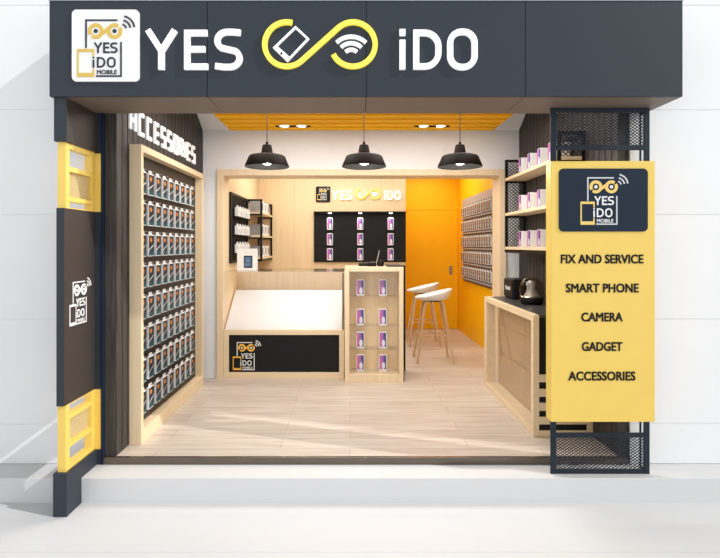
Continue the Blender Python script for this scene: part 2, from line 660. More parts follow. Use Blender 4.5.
def logo(plate, x, z, s, y, line, ring, eye, phone, text, d=0.003):
    """the shop's emblem; x,z is where drawing unit (0,0) lies, s metres per unit, on the plane y"""
    u = Map(x, z, s)
    a, b = y, y - d
    o = MB()
    w = 10 * s
    o.strip([u(162, -296), u(162, -125), u(356, -125)], w, a, b)
    o.strip([u(378, -260), u(378, -470), u(224, -470)], w, a, b)
    for r in (27, 53, 79):
        o.strip([u(*p) for p in arc(382, -178, r, 8, 78, 12)], 11 * s, a, b)
    o.build('logo_outline', line, plate)
    g = MB()
    g.strip([u(*p) for p in arc(222, -192, 37, -128, 214, 30)], 23 * s, a, b)
    g.strip([u(*p) for p in arc(338, -192, 37, 52, 394, 30)], 23 * s, a, b)
    g.strip([u(252, -212), u(308, -172)], 22 * s, a, b)
    g.build('logo_rings', ring, plate)
    for cx in (222, 338):
        MB().disc(*u(cx, -192), 12.5 * s, a, b - 0.0012, 16).build('logo_eye', eye, plate)
    p = MB()
    p.strip([u(*q) for q in [(208, -346), (208, -307), (112, -307), (112, -470), (208, -470), (208, -424)]], 10 * s, a, b)
    p.prism([u(112, -304), u(208, -304), u(208, -320), u(112, -320)], a, b - 0.0009)
    p.prism([u(112, -472), u(208, -472), u(208, -450), u(112, -450)], a, b - 0.0009)
    p.build('logo_phone', phone, plate)
    t = MB()
    k = 66 * s
    st = 11 * s
    for ch, lx, w_ in (('Y', 210, 52), ('E', 268, 40), ('S', 312, 45)):
        xx, zz = u(lx, -328)
        glyph(t, ch, xx, zz, w_ * s, k, st, a, b)
    for ch, lx, w_ in (('i', 202, 12), ('D', 229, 52), ('O', 291, 54)):
        xx, zz = u(lx, -418)
        glyph(t, ch, xx, zz, w_ * s, k, st, a, b)
    t.build('logo_lettering', text, plate)
    xa, za = u(230, -458)
    xb, zb = u(352, -432)
    text_obj('logo_lettering', 'MOBILE', xa, xb, za, zb, y, text, plate, d, 0.6 * s)


def ordinal(i):
    return ('first', 'second', 'third', 'fourth', 'fifth', 'sixth', 'seventh', 'eighth', 'ninth', 'tenth',
            'eleventh', 'twelfth', 'thirteenth', 'fourteenth', 'fifteenth', 'sixteenth')[i]


# ================================================================== THE SETTING
YF = 3.65                       # plane of the facade
GU, GL = -0.05, -0.21           # pavement: the step in front of the shop, and below it

struct(MB().box(-9, 9, -7, 3.43, GL - 0.3, GL).build('ground', M['ground'], loc=(0, 0.55, 0)))
bpy.data.objects['ground'].location.y = 0
struct(MB().box(-9, 9, 3.43, 3.70, GL - 0.3, GU).build('ground_step', M['ground'], bevel=0.004))
struct(MB().box(-1.73, 1.93, 3.66, 9.4, -0.2, 0.0).build('floor', M['floor']))
struct(MB().box(-1.70, 1.916, 3.640, 3.662, -0.052, 0.0005).build('trim_threshold', M['riser'], bevel=0.002))


def clad(x0, x1, z_lo, z_hi, name):
    mb = MB()
    mb.box(x0, x1, YF + 0.006, YF + 0.12, z_lo, z_hi)
    zs = [-0.05, 0.226, 0.942, 1.658, 2.374, 3.09, 3.806, 4.6]
    for a, b in zip(zs, zs[1:]):
        a, b = max(a, z_lo), min(b, z_hi)
        if b - a > 0.02:
            mb.box(x0, x1, YF, YF + 0.01, a + 0.004, b - 0.004)
    return struct(mb.build(name, M['white_wall'], bevel=0.0015))


clad(-9, -1.745, -0.05, 4.6, 'wall_front_left')
clad(1.918, 9, -0.05, 4.6, 'wall_front_right')
clad(-1.745, 1.918, 2.46, 4.6, 'wall_front_top')


def ribbed(name, x_face, x_back, y0, y1, z1, pitch=0.094):
    mb = MB()
    s = 1 if x_face > x_back else -1
    lo, hi = min(x_back, x_face - s * 0.02), max(x_back, x_face - s * 0.02)
    mb.box(lo, hi, y0, y1, -0.05, z1)
    y = y0
    while y < y1 - 0.02:
        e = min(y + pitch - 0.010, y1)
        a, b = sorted((x_face, x_face - s * 0.022))
        mb.box(a, b, y, e, 0.0, z1)
        y += pitch
    return struct(mb.build(name, M['char'], bevel=0.003))


ribbed('wall_left', -1.603, -1.70, 3.662, 5.82, 3.10)
ribbed('wall_right', 1.84, 1.916, 3.662, 5.82, 3.10)

# white wall across the shop, with the wide opening, its slanted cove and the flat ceiling
mb = MB()
zs = (0.0, 0.67, 1.345, 2.02)
for x0, x1 in ((-1.60, -1.44), (1.69, 1.88)):
    mb.box(x0, x1, 5.80, 5.82, 2.024, 2.206)
    for a, b in zip(zs, zs[1:]):
        mb.box(x0, x1, 5.80, 5.82, a + 0.004, b)
for x0, x1 in ((-1.60, -0.757), (-0.757, 1.028), (1.028, 1.88)):
    mb.box(x0 + 0.003, x1 - 0.003, 5.80, 5.82, 2.21, 2.73)
mb.prism([(-1.60, 0), (-1.44, 0), (-1.44, 2.25), (1.69, 2.25), (1.69, 0), (1.88, 0), (1.88, 2.74), (-1.60, 2.74)], 5.806, 5.92)
struct(mb.build('wall_middle', M['white_paint']))
mb = MB()
mb.prism([(5.80, 2.70), (5.20, 3.05), (3.72, 3.05), (3.72, 3.15), (5.95, 3.15), (5.95, 2.70)], -1.72, 1.93, 'YZ')
mb.box(-1.5, 2.0, 5.90, 9.4, 2.70, 2.80)
struct(mb.build('ceiling', M['white_paint']))

# orange slat raft under the ceiling
mb = MB()
n = 0
y = 3.80
while y < 5.76:
    mb.box(-1.285, 1.54, y, y + 0.134, 2.68, 2.735)
    y += 0.179
mb.box(-1.285 + 0.1, 1.54 - 0.1, 3.80, 5.76, 2.735, 2.745)
raft = tag(mb.build('ceiling_raft', M['slat'], bevel=0.002), 'orange slatted raft hung under the white shop ceiling', 'ceiling panel')
for hx in (-1.0, 1.25):
    for hy in (3.95, 4.95):
        MB().tube((hx, hy, 2.74), (hx, hy, 3.055), 0.006).build('hanger_rod', M['grey'], raft)

# wooden portal frame round the opening
YP = 5.77
portal = struct(MB().prism([(-1.445, 0), (-1.375, 0), (-1.375, 2.203), (1.62, 2.203), (1.62, 0), (1.694, 0), (1.694, 2.27), (-1.445, 2.27)],
                           YP, 6.07).build('trim_portal', M['ash'], bevel=0.002))

# the niche behind: warm boards left and back, orange passage to the right
mb = MB().box(-1.475, -1.378, 6.07, 8.1, 0, 2.75)
struct(mb.build('wall_niche_left', M['niche']))
mb = MB()
xs = [-1.378, -0.832, -0.276, 0.279, 0.835]
for a, b in zip(xs, xs[1:]):
    mb.box(a + 0.0015, b - 0.0015, 8.0, 8.06, 0, 2.75)
mb.box(-1.378, 0.835, 8.006, 8.10, 0, 2.75)
struct(mb.build('wall_niche_back', M['niche']))
struct(MB().box(0.735, 0.833, 8.10, 9.3, 0, 2.75).build('wall_passage_left', M['orange']))
struct(MB().box(1.864, 1.96, 5.92, 9.3, 0, 2.75).build('wall_passage_right', M['orange']))
mb = MB().box(0.74, 1.96, 9.25, 9.36, 0, 2.75)
mb.box(0.74, 1.864, 9.2, 9.26, 2.056, 2.75)
struct(mb.build('wall_passage_back', M['orange']))
door = struct(MB().box(0.84, 1.860, 9.2, 9.245, 0.004, 2.050).build('door_1', M['orange'], bevel=0.002))
hd = MB()
hd.prism(rrect(PX(449, 9.2), PX(452.3, 9.2), PZ(274.5, 9.2), PZ(266, 9.2), 0.01, 3), 9.2, 9.188)
hd.strip(rrect(PX(449.7, 9.2), PX(451.6, 9.2), PZ(273, 9.2), PZ(267.5, 9.2), 0.008, 3), 0.008, 9.19, 9.175, True)
hd.build('door_handle', M['chrome'], door)

# ================================================================== SHOP FRONT SIGN
YS = 3.23
fascia = thing('fascia_sign', 'long slate grey fascia box with white words and a yellow loop over the shop front', 'shop sign', (0, YS, 2.35))
FX0, FX1, FZ0, FZ1 = -1.824, 2.018, 0.0, 0.582
mb = MB()
seams = [FX0, PX(207.3, YS), PX(366.4, YS), PX(525.3, YS), FX1]
for a, b in zip(seams, seams[1:]):
    mb.box(a + 0.0022, b - 0.0022, 0, 0.02, 0.0, FZ1)
mb.box(FX0 + 0.001, FX1 - 0.001, 0.008, 0.42, 0.012, FZ1 - 0.002)
mb.build('box_body', M['slate'], fascia, bevel=0.0008)
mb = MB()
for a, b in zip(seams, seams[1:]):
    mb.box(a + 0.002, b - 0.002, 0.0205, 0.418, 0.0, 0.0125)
mb.build('soffit_panel', M['slate_warm_lit'], fascia, bevel=0.0008)  # same slate as the box, warm bounce light coloured in
MB().box(FX0 - 0.002, FX1 + 0.002, -0.004, 0.42, FZ1 - 0.002, FZ1 + 0.012).build('top_trim', M['grey'], fascia)


def fz(y):
    return PZ(y, YS) - 2.35


plate = MB().prism(rrect(PX(72.8, YS), PX(140, YS), fz(82.0), fz(10.4), 0.028), 0.0, -0.012).build('logo_plate', M['white_sign'], fascia)
plate['label'] = 'white rounded plate with the shop emblem'
u6 = 1 / 6.2 * YS / FPX
logo(plate, PX(61, YS), fz(1.0), u6, -0.012, M['navy_print'], M['gold'], M['navy_print'], M['gold'], M['navy_print'])
k = YS / FPX
mb = MB()
for ch, xa, xb, ya, yb in (('Y', 146.2, 178.2, 70.4, 31), ('E', 185, 208.6, 70.4, 31), ('S', 215, 243, 70.8, 30)):
    glyph(mb, ch, PX(xa, YS), fz(ya), (xb - xa) * k, (ya - yb) * k, 5.9 * k, -0.001, -0.02)
mb.build('lettering', M['white_glow'], fascia)['label'] = 'white three letter word at the left'
mb = MB()
for ch, xa, xb, ya, yb in (('i', 398.8, 405.6, 70.2, 31), ('D', 413, 441, 70.2, 30.8), ('O', 446.8, 477, 70.8, 29.8)):
    glyph(mb, ch, PX(xa, YS), fz(ya), (xb - xa) * k, (ya - yb) * k, 5.9 * k, -0.001, -0.02)
mb.build('lettering', M['white_glow'], fascia)['label'] = 'white three letter word at the right'
um = Map(PX(255, YS), fz(10), k / 5.54)
infinity(MB(), um, -0.001, -0.02).build('infinity_mark', M['yellow_glow'], fascia)['label'] = 'yellow open loop mark'
ph = MB()
phone_mark(ph, um, -0.001, -0.018)
ph = ph.build('phone_mark', M['white_glow'], fascia)
hb = MB().disc(*um(149, -247), 7 * um.s, -0.0181, -0.0205, 12)
hb.build('home_button', M['navy_print'], ph)
wifi_mark(MB(), um, -0.001, -0.018).build('wireless_mark', M['white_glow'], fascia)

# ================================================================== LEFT PILLAR (outrigger)
pil = thing('sign_pillar', 'slate grey and yellow upright panel standing on the step left of the entrance', 'pillar', (-1.77, 3.25, GL))
OX, OY, OZ = -1.77, 3.25, GL


def pb(mb, x0, x1, y0, y1, z0, z1):
    return mb.box(x0 - OX, x1 - OX, y0 - OY, y1 - OY, z0 - OZ, z1 - OZ)


# base with the notch that fits over the step
mb = MB().prism([(0, 0), (0.18, 0), (0.18, GU - GL + 0.001), (0.39, GU - GL + 0.001), (0.39, 0.055 - GL), (0, 0.055 - GL)], -1.812 - OX, -1.727 - OX, 'YZ')
mb.build('base', M['slate'], pil, bevel=0.002)
# slate fronts; inner face browner, warm light put into its colour
for nm, z0, z1, xa, xb in (('upper_panel', 2.083, 2.349, -1.806, -1.729), ('middle_panel', 0.465, 1.676, -1.791, -1.744)):
    p = pb(MB(), xa, xb - 0.004, 3.25, 3.648, z0, z1).build(nm, M['slate'], pil, bevel=0.001)
    f = pb(MB(), xb - 0.004, xb, 3.252, 3.648, z0, z1).build('inner_face', M['slate_warm_shade'], p)
    if nm == 'middle_panel':
        # emblem on the side that faces the entrance: parent frame turned so that local -y looks to +X
        e = pb(MB(), xb, xb + 0.0015, 3.29, 3.61, 0.93, 1.26).build('logo_plate', M['slate_warm_lit'], pil)
        mid = e
for z0, z1, rl, za, zb in ((1.676, 2.083, ((1.676, 1.682), (1.722, 1.75), (1.908, 1.939), (2.05, 2.083)), 1.75, 1.908),
                           (0.055, 0.465, ((0.055, 0.087), (0.192, 0.222), (0.366, 0.396), (0.459, 0.465)), 0.222, 0.366)):
    x0, x1 = -1.793, -1.744
    mb = MB()
    pb(mb, x0, x1, 3.27, 3.315, z0, z1)
    pb(mb, x0, x1, 3.600, 3.640, z0, z1)
    for a, b in rl:
        pb(mb, x0, x1, 3.315, 3.600, a, b)
    lf = mb.build('lattice_frame', M['yellow'], pil, bevel=0.001)
    gp = MB().net(0, 0.285, 0, zb - za, 0, 0.0135, 0.0125, 0.0042).build('perforated_panel', M['yellow_panel'], lf)
    gp.location = (-1.770 - OX, 3.315 - OY, za - OZ)
    gp.rotation_euler.z = PI / 2
# back post against the wall: slate, yellow, slate, yellow, base
for nm, mt, z0, z1 in (('rear_post', 'slate', 2.075, 2.349), ('rear_post', 'yellow', 1.676, 2.075), ('rear_post', 'slate', 0.465, 1.676),
                       ('rear_post', 'yellow', 0.055, 0.465), ('rear_post', 'slate', GU, 0.055)):
    mb = MB()
    pb(mb, -1.745, -1.701, 3.641, 3.652 if False else 3.649, z0, z1)
    mb.build(nm, M[mt], pil)
# the emblem is drawn in a frame of its own that faces the entrance
s_ = 0.26 / 365
eroot = MB().box(-0.001, 0.001, -0.0005, 0.0005, -0.001, 0.001)
ep = eroot.build('logo_mount', M['slate_warm_shade'], pil, loc=(-1.7425 - OX, 3.305 - OY, 1.243 - OZ), rotz=PI / 2)
logo(ep, -0.079, 0.066, 0.00077, 0.0, M['white_print'], M['white_print'], M['white_print'], M['white_print'], M['white_print'])
bpy.data.objects.remove(mid)

struct(MB().box(-1.701, -1.683, 3.636, 3.664, -0.05, 2.349).build('trim_jamb_left', M['navy'], bevel=0.002))

# ================================================================== RIGHT SIGN BOARD AND ITS MESH FRAME
fr = thing('mesh_frame', 'blue grey steel frame with diamond mesh behind the yellow sign', 'frame', (1.63, 3.49, GU))
MX, MY = 1.63, 3.49
W0, W1 = 1.315 - MX, 1.963 - MX
ZT = 2.348 - GU
for x in (W0, W1 - 0.036):
    MB().box(x, x + 0.036, 0, 0.014, 0, ZT).build('post', M['frame_steel'], fr, bevel=0.002)
MB().box(W1 - 0.010, W1, 0.098, 0.110, 0, ZT).build('post', M['frame_steel'], fr, bevel=0.001)
for za, zb in ((GU + 0.0, GU + 0.03), (PZ(437.5, 3.49), PZ(433, 3.49)), (PZ(150, 3.49), PZ(145, 3.49)), (2.322, 2.348)):
    MB().box(W0 + 0.036, W1 - 0.036, 0.001, 0.013, za - GU, zb - GU).build('rail', M['frame_steel'], fr, bevel=0.002)
MB().box(W1 - 0.010, W1, 0.014, 0.098, ZT - 0.026, ZT).build('side_rail', M['frame_steel'], fr)
MB().box(W1 - 0.010, W1, 0.014, 0.098, 0, 0.012).build('side_rail', M['frame_steel'], fr)
for za, zb in ((GU + 0.03, PZ(437.5, 3.49)), (PZ(145, 3.49), 2.322)):
    MB().net(W0 + 0.036, W1 - 0.036, za - GU, zb - GU, 0.006, 0.0285, 0.0190, 0.0042).build('mesh_panel', M['frame_steel'], fr)

SY = 3.40
sb = thing('sign_board', 'tall yellow box sign listing services on the mesh frame right of the entrance', 'sign', (1.614, SY, 0.321))
BX, BZ = 1.614, 0.321
MB().box(1.282 - BX, 1.946 - BX, 0, 0.088, 0, 1.986 - BZ).build('board', M['yellow'], sb, bevel=0.003)
pl = MB().prism(rrect(PX(558.7, SY) - BX, PX(647.4, SY) - BX, PZ(231.6, SY) - BZ, PZ(168.6, SY) - BZ, 0.03), 0.0, -0.006).build('logo_plate', M['navy'], sb)
u7 = SY / FPX
s_ = (u7 * (635 - 581)) / 0.001 * 0.001 / (378 - 107)
sc7 = u7 * (616.2 - 587.3) / (378 - 162)
logo(pl, PX(587.3, SY) - BX - 162 * sc7, PZ(178, SY) - BZ + 125 * sc7, sc7 * 1.0, -0.006,
     M['pale_print'], M['gold_light'], M['white_print'], M['gold_light'], M['white_print'], 0.002)
for body, xa, xb, yc in (('FIX AND SERVICE', 561, 643, 259), ('SMART PHONE', 566, 638.3, 288), ('CAMERA', 581.5, 622.3, 317),
                         ('GADGET', 582, 622, 346.5), ('ACCESSORIES', 568.6, 635, 376)):
    t = text_obj('lettering', body, PX(xa, SY) - BX, PX(xb, SY) - BX, PZ(yc + 4.3, SY) - BZ, PZ(yc - 4.3, SY) - BZ, 0.0, M['black_print'], sb, 0.003, 0.0017)
    t['label'] = 'line of black capitals'

# ================================================================== LEFT WALL: lettering, rack, case packs
wl = thing('wall_lettering', 'white block capital letters along the top of the dark left wall', 'sign', (-1.603, 3.86, 2.28), PI / 2)
STROKES = {'A': ([(0, 0), (0, 4), (2, 4), (2, 0)], [(0, 2), (2, 2)]), 'C': ([(2, 4), (0, 4), (0, 0), (2, 0)],),
           'E': ([(2, 4), (0, 4), (0, 0), (2, 0)], [(0, 2), (2, 2)]), 'S': ([(2, 4), (0, 4), (0, 2), (2, 2), (2, 0), (0, 0)],),
           'O': ([(0, 0), (0, 4), (2, 4), (2, 0), (0, 0)],), 'R': ([(0, 0), (0, 4), (2, 4), (2, 2), (0, 2)], [(1, 2), (2, 0)]), 'I': ([(0, 0), (0, 4)],)}
word = 'ACCESSORIES'
LW, LH, LS = 0.086, 0.148, 0.031
gap = (1.63 - 10 * (LW + LS) - LS) / 10
x = 0.0
for c in word:
    mb = MB()
    for st_ in STROKES[c]:
        mb.strip([(x + LS / 2 + p * LW / 2, LS / 2 + q * LH / 4) for p, q in st_], LS, 0.0, -0.014)
    mb.build('letter', M['white_glow'], wl)
    x += (LS if c == 'I' else LW + LS) + gap

RX, RY = -1.603, 3.87
rack = thing('display_rack', 'tall pale wood framed rack of phone case packs on the dark left wall', 'display rack', (RX, RY, 0), PI / 2)
RL, RH, RD = 1.65, 2.183, 0.088
mb = MB()
mb.box(0, 0.042, -RD, 0, 0, RH)
mb.box(RL - 0.042, RL, -RD, 0, 0, RH)
mb.box(0.042, RL - 0.042, -RD, 0, RH - 0.05, RH)
mb.box(0.042, RL - 0.042, -RD, 0, 0, 0.10)
mb.build('frame', M['ash'], rack, bevel=0.002)
MB().box(0.042, RL - 0.042, -0.012, -0.002, 0.10, RH - 0.05).build('back_board', M['darkback'], rack)
PACK_W, PACK_H = 0.108, 0.190


def pack(name, w, h, t, mat_print, hang):
    """one blister pack: local x across, z from its top down, -y towards the viewer"""
    root = bpy.data.objects.new(name, None)
    root.empty_display_size = 0.05
    COL.objects.link(root)
    b = MB()
    b.box(-w / 2, w / 2, -t, 0, -h, -0.022)
    for xa, xb, za in ((-w * 0.28, -0.006, -0.022), (0.006, w * 0.28, -0.022), (-0.006, 0.006, -0.0048)):
        b.box(xa, xb, -t * 0.65, -t * 0.35, za, 0.0)
    b.build('card_box', M['card'], root)
    MB().box(-w * 0.43, w * 0.47, -t - 0.0012, -t, -h + 0.005, -0.030).build('printed_front', mat_print, root)
    return root


proto = pack('phone_case_pack', PACK_W, PACK_H, 0.016, M['print_teal'], 0.03)
proto['category'] = 'phone case pack'
proto['group'] = 'phone case packs on the left wall rack'
proto.rotation_euler.z = PI / 2
rows_w = ['top', 'second', 'third', 'fourth', 'fifth', 'sixth', 'seventh', 'bottom']
first = True
for r in range(8):
    for c in range(9):
        yy = 3.970 + 0.1555 * c
        zz = 2.022 - 0.2345 * r
        lab = 'phone case pack hanging %s from the entrance in the %s row of the left rack' % (ordinal(c), rows_w[r])
        pos = (-1.5545, yy, zz)
        if first:
            proto.location = pos
            proto['label'] = lab
            first = False
        else:
            dup(proto, pos, lab)
        hk = MB()
        lx, lz = yy - RY, zz - 0.009
        hk.tube((lx, -0.012, lz), (lx, -0.078, lz), 0.0032, seg=6)
        hk.tube((lx, -0.078, lz), (lx, -0.084, lz + 0.008), 0.0032, seg=6)
        hk.build('hook', M['chrome'], rack)

# ================================================================== RIGHT ORANGE WALL: rack of packs
R2X, R2Y = 1.8635, 8.71
rk = thing('slat_rack', 'grey metal rack of brown and white packs on the orange wall', 'display rack', (R2X, R2Y, 0), -PI / 2)
R2L = 2.2
mb = MB().box(0, R2L, -0.014, 0, 0.87, 2.185)
mb.build('back_board', M['dark_grey'], rk)
MB().box(0, R2L, -0.030, -0.014, 2.075, 2.185).build('header', M['grey'], rk, bevel=0.002)
proto2 = pack('accessory_pack', 0.098, 0.165, 0.022, M['print_brown'], 0.02)
proto2['category'] = 'accessory pack'
proto2['group'] = 'packs on the orange wall rack'
proto2.rotation_euler.z = -PI / 2
first = True
rw = ['top', 'second', 'middle', 'fourth', 'bottom']
for r in range(5):
    zz = 2.065 - 0.236 * r
    MB().box(0, R2L, -0.062, -0.014, zz - 0.206, zz - 0.190).build('pack_ledge', M['grey'], rk)  # narrow ledge below each row of packs
    for c in range(14):
        yy = 8.63 - 0.131 * c
        lab = 'pack %s from the back corner in the %s row of the orange wall rack' % (ordinal(c), rw[r])
        pos = (1.864 - 0.030, yy, zz)
        if first:
            proto2.location = pos
            proto2['label'] = lab
            first = False
        else:
            dup(proto2, pos, lab)
        lx = R2Y - yy
        MB().tube((lx, -0.014, zz - 0.009), (lx, -0.068, zz - 0.009), 0.003, seg=6).build('hook', M['chrome'], rk)

# ================================================================== DISPLAY COUNTER
CX, CY = -0.715, 5.77
ct = thing('display_counter', 'pale wood counter with glass top, white sloping display board and black front panel', 'counter', (CX, CY, 0))


def cb(mb, x0, x1, y0, y1, z0, z1):
    return mb.box(x0 - CX, x1 - CX, y0 - CY, y1 - CY, z0, z1)


CL, CR = -1.372, -0.062
mb = MB()
cb(mb, CL, CL + 0.060, 5.77, 6.55, 0, 0.53)
cb(mb, CR - 0.055, CR, 5.77, 6.55, 0, 0.53)
cb(mb, CL + 0.06, CR - 0.055, 5.77, 6.55, 0.476, 0.53)
cb(mb, CL + 0.06, CR - 0.055, 5.77, 6.55, 0, 0.072)
mb.build('frame', M['ash_x'], ct, bevel=0.002)
fp = cb(MB(), CL + 0.06, CR - 0.055, 5.778, 5.80, 0.072, 0.476).build('front_panel', M['blackboard'], ct)
fp['label'] = 'black panel with the shop emblem at its left'
sc = (PX(254, 5.778) - PX(237.0, 5.778)) / (378 - 162)
logo(fp, PX(237.2, 5.778) - 162 * sc - CX, PZ(342.5, 5.778) + 125 * sc, sc, 5.778 - CY, M['white_print'], M['orange_print'], M['white_print'], M['orange_print'], M['white_print'], 0.002)
mb = MB().prism([(5.80 - CY, 0.531), (6.36 - CY, 0.913), (6.36 - CY, 0.897), (5.823 - CY, 0.531)], CL + 0.012 - CX, CR - 0.028 - CX, 'YZ')
bd = mb.build('display_board', M['board'], ct)
mb = MB().prism([(5.795 - CY, 0.531), (6.362 - CY, 0.918), (6.362 - CY, 0.893), (5.826 - CY, 0.531)], CL + 0.003 - CX, CL + 0.012 - CX, 'YZ')
mb.build('board_edge', M['cab'], bd)
cb(MB(), CL + 0.004, CR - 0.006, 6.53, 6.55, 0.53, 1.150).build('back_panel', M['ash'], ct)
cb(MB(), CL + 0.003, CR - 0.022, 5.772, 5.780, 0.53, 1.150).build('front_glass', M['glass_warm'], ct)
cb(MB(), CL, CR - 0.004, 5.770, 6.56, 1.150, 1.160).build('top_glass', M['glass'], ct)
mb = MB()
cb(mb, CR - 0.022, CR - 0.006, 5.772, 5.788, 0.53, 1.150)
mb.build('corner_post', M['dark_grey'], ct)

# tablet carton on the counter
bx = thing('tablet_carton', 'white carton with a tablet pictured on it, on the counter by the black shelves', 'box', (-1.170, 6.08, 1.1605), math.radians(-6))
MB().box(-0.110, 0.110, -0.0375, 0.0375, 0, 0.248).build('carton', M['card'], bx, bevel=0.002)
tb = MB().prism(rrect(-0.030, 0.070, 0.030, 0.168, 0.008), -0.0376, -0.0386).build('tablet_picture', M['black_print'], bx)
MB().prism(rrect(-0.020, 0.060, 0.045, 0.155, 0.002), -0.0386, -0.0392).build('screen_picture', M['screen_blue'], tb)
text_obj('lettering', 'Tab', -0.018, 0.028, 0.195, 0.215, -0.0376, M['pale_print'], bx, 0.0006)

# ================================================================== PHONE PEDESTAL
PEY = 5.62
pd = thing('phone_pedestal', 'tall pale wood showcase with glass front holding eight phones, right of the counter', 'showcase', (0.25, PEY, 0))
QX = 0.25
PL, PR, PT = -0.055, 0.564, 1.215


def qb(mb, x0, x1, y0, y1, z0, z1):
    return mb.box(x0 - QX, x1 - QX, y0 - PEY, y1 - PEY, z0, z1)


mb = MB()
qb(mb, PL, PL + 0.048, PEY, 6.14, 0, PT)
qb(mb, PR - 0.045, PR, PEY, 6.14, 0, PT)
qb(mb, PL + 0.048, PR - 0.045, PEY, 6.14, PT - 0.045, PT)
qb(mb, PL + 0.048, PR - 0.045, PEY, 6.14, 0, 0.084)
mb.build('case', M['ash'], pd, bevel=0.002)
qb(MB(), PL + 0.048, PR - 0.045, 5.90, 5.92, 0.084, PT - 0.045).build('back_board', M['niche'], pd)
qb(MB(), PL + 0.048, PR - 0.045, PEY + 0.008, PEY + 0.014, 0.084, PT - 0.045).build('front_glass', M['glass'], pd)
mb = MB()
qb(mb, PR, PR + 0.012, PEY + 0.03, 6.20, 0, PT + 0.002)
qb(mb, PR - 0.16, PR + 0.012, PEY + 0.10, 6.20, PT, PT + 0.010)
qb(mb, PR + 0.012, PR + 0.075, 6.14, 6.20, 0, PT + 0.002)
mb.build('edge_trim', M['black'], pd)


def phone_proto():
    root = bpy.data.objects.new('phone', None)
    root.empty_display_size = 0.05
    COL.objects.link(root)
    MB().prism(rrect(-0.043, 0.043, 0, 0.178, 0.012, 4), -0.009, 0).build('body', M['white_plastic'], root)
    MB().prism(rrect(-0.036, 0.036, 0.014, 0.166, 0.006, 3), -0.0098, -0.009).build('screen', M['screen'], root)
    return root


ph0 = phone_proto()
ph0['category'] = 'phone'
ph0['group'] = 'phones in the pedestal showcase'
first = True
rw4 = ['top', 'second', 'third', 'bottom']
for r, yb in enumerate((295.6, 325, 348, 370.5)):
    zz = PZ(yb, 5.80)
    if r < 4:
        sh = qb(MB(), PL + 0.048, PR - 0.045, 5.72, 5.90, zz - 0.007, zz).build('glass_shelf', M['glass'], pd)
    for c, xc in enumerate((360.4, 382.8)):
        lab = 'phone on the %s of the pedestal showcase shelves, at its %s' % (rw4[r], ('left', 'right')[c])
        pos = (PX(xc, 5.80), 5.7994, zz + 0.0008)
        if first:
            ph0.location = pos
            ph0['label'] = lab
            first = False
        else:
            dup(ph0, pos, lab)
        # little easel behind each phone
        MB().prism([(5.80 - PEY, zz), (5.85 - PEY, zz), (5.85 - PEY, zz + 0.01), (5.802 - PEY, zz + 0.11), (5.80 - PEY, zz + 0.11)],
                   PX(xc, 5.80) - 0.02 - QX, PX(xc, 5.80) + 0.02 - QX, 'YZ').build('phone_easel', M['white_plastic'], pd)

# things lying on the pedestal
sn = thing('handheld_scanner', 'black handheld scanner lying flat on top of the pedestal', 'scanner', (0.19, 5.86, PT + 0.0008))
mb = MB()
mb.tube((-0.095, 0.0, 0.019), (0.03, 0.01, 0.024), 0.017, 0.022, 16)
mb.build('grip', M['black'], sn, smooth=True)
MB().lathe([(0, 0.0), (0.045, 0.001), (0.050, 0.020), (0.042, 0.042), (0.02, 0.052), (0, 0.053)], 0.055, 0.012, 0, 20).build('head', M['black'], sn, smooth=True)
pn = thing('pen_stand', 'round black pen stand with a pale slanting pen on the pedestal', 'pen holder', (0.335, 5.86, PT + 0.0008))
MB().lathe([(0, 0), (0.032, 0.001), (0.040, 0.022), (0.038, 0.048), (0.024, 0.068), (0.0, 0.072)], seg=20).build('base', M['black'], pn, smooth=True)
MB().tube((-0.045, 0, 0.030), (-0.012, 0, 0.175), 0.006, 0.008, 10).build('pen', M['chrome'], pn, smooth=True)

# ================================================================== BACK WALL: black phone board, lit sign
DY = 8.0
bb = thing('phone_board', 'wide black wall board with nine phones under three small spotlights', 'display board', (0.148, DY, 1.195))
bx0, bx1, bz0, bz1 = -0.54 - 0.148, 0.836 - 0.148, 0.0, 0.735
mb = MB()
cw = (bx1 - bx0) / 3
ch_ = (bz1 - bz0) / 3
for i in range(3):
    for j in range(3):
        mb.box(bx0 + i * cw + 0.003, bx0 + (i + 1) * cw - 0.003, -0.03, -0.006, bz0 + j * ch_ + 0.003, bz0 + (j + 1) * ch_ - 0.003)
mb.box(bx0, bx1, -0.026, 0, bz0, bz1)
mb.build('tiles', M['blackboard'], bb)
MB().box(bx0, bx1, -0.10, 0, bz1, bz1 + 0.018).build('canopy', M['black'], bb)
ph1 = dup(ph0, (0, 0, 0), 'x')
ph1['group'] = 'phones on the black wall board'
first = True
for i, xc in enumerate((330, 360.2, 390.4)):
    sx = PX(xc, DY) - 0.148
    MB().lathe([(0.0, 0), (0.024, 0.0), (0.024, 0.012), (0, 0.012)], sx, -0.070, bz1 - 0.012, 16).build('spotlight', M['spot'], bb)
    li = bpy.data.lights.new('board_spot', 'SPOT')
    li.energy = 1.8
    li.spot_size = math.radians(95)
    li.spot_blend = 0.35
    li.color = (1, 0.93, 0.85)
    li.shadow_soft_size = 0.02
    lo = bpy.data.objects.new('board_spot', li)
    COL.objects.link(lo)
    lo.location = (PX(xc, DY), DY - 0.072, 1.195 + bz1 - 0.025)
    lo.rotation_euler = (math.radians(8), 0, 0)
    for r, yb in enumerate((229.8, 245.2, 260.2)):
        zz = PZ(yb, DY)
        lab = 'phone in the %s row of the black wall board, %s column' % (('top', 'middle', 'bottom')[r], ('left', 'middle', 'right')[i])
        pos = (PX(xc, DY), DY - 0.032, zz + 0.0008)
        if first:
            ph1.location = pos
            ph1['label'] = lab
            first = False
        else:
            dup(ph1, pos, lab)
        MB().box(sx - 0.05, sx + 0.05, -0.05, -0.03, zz - 1.195 - 0.008, zz - 1.195).build('phone_ledge', M['black'], bb)

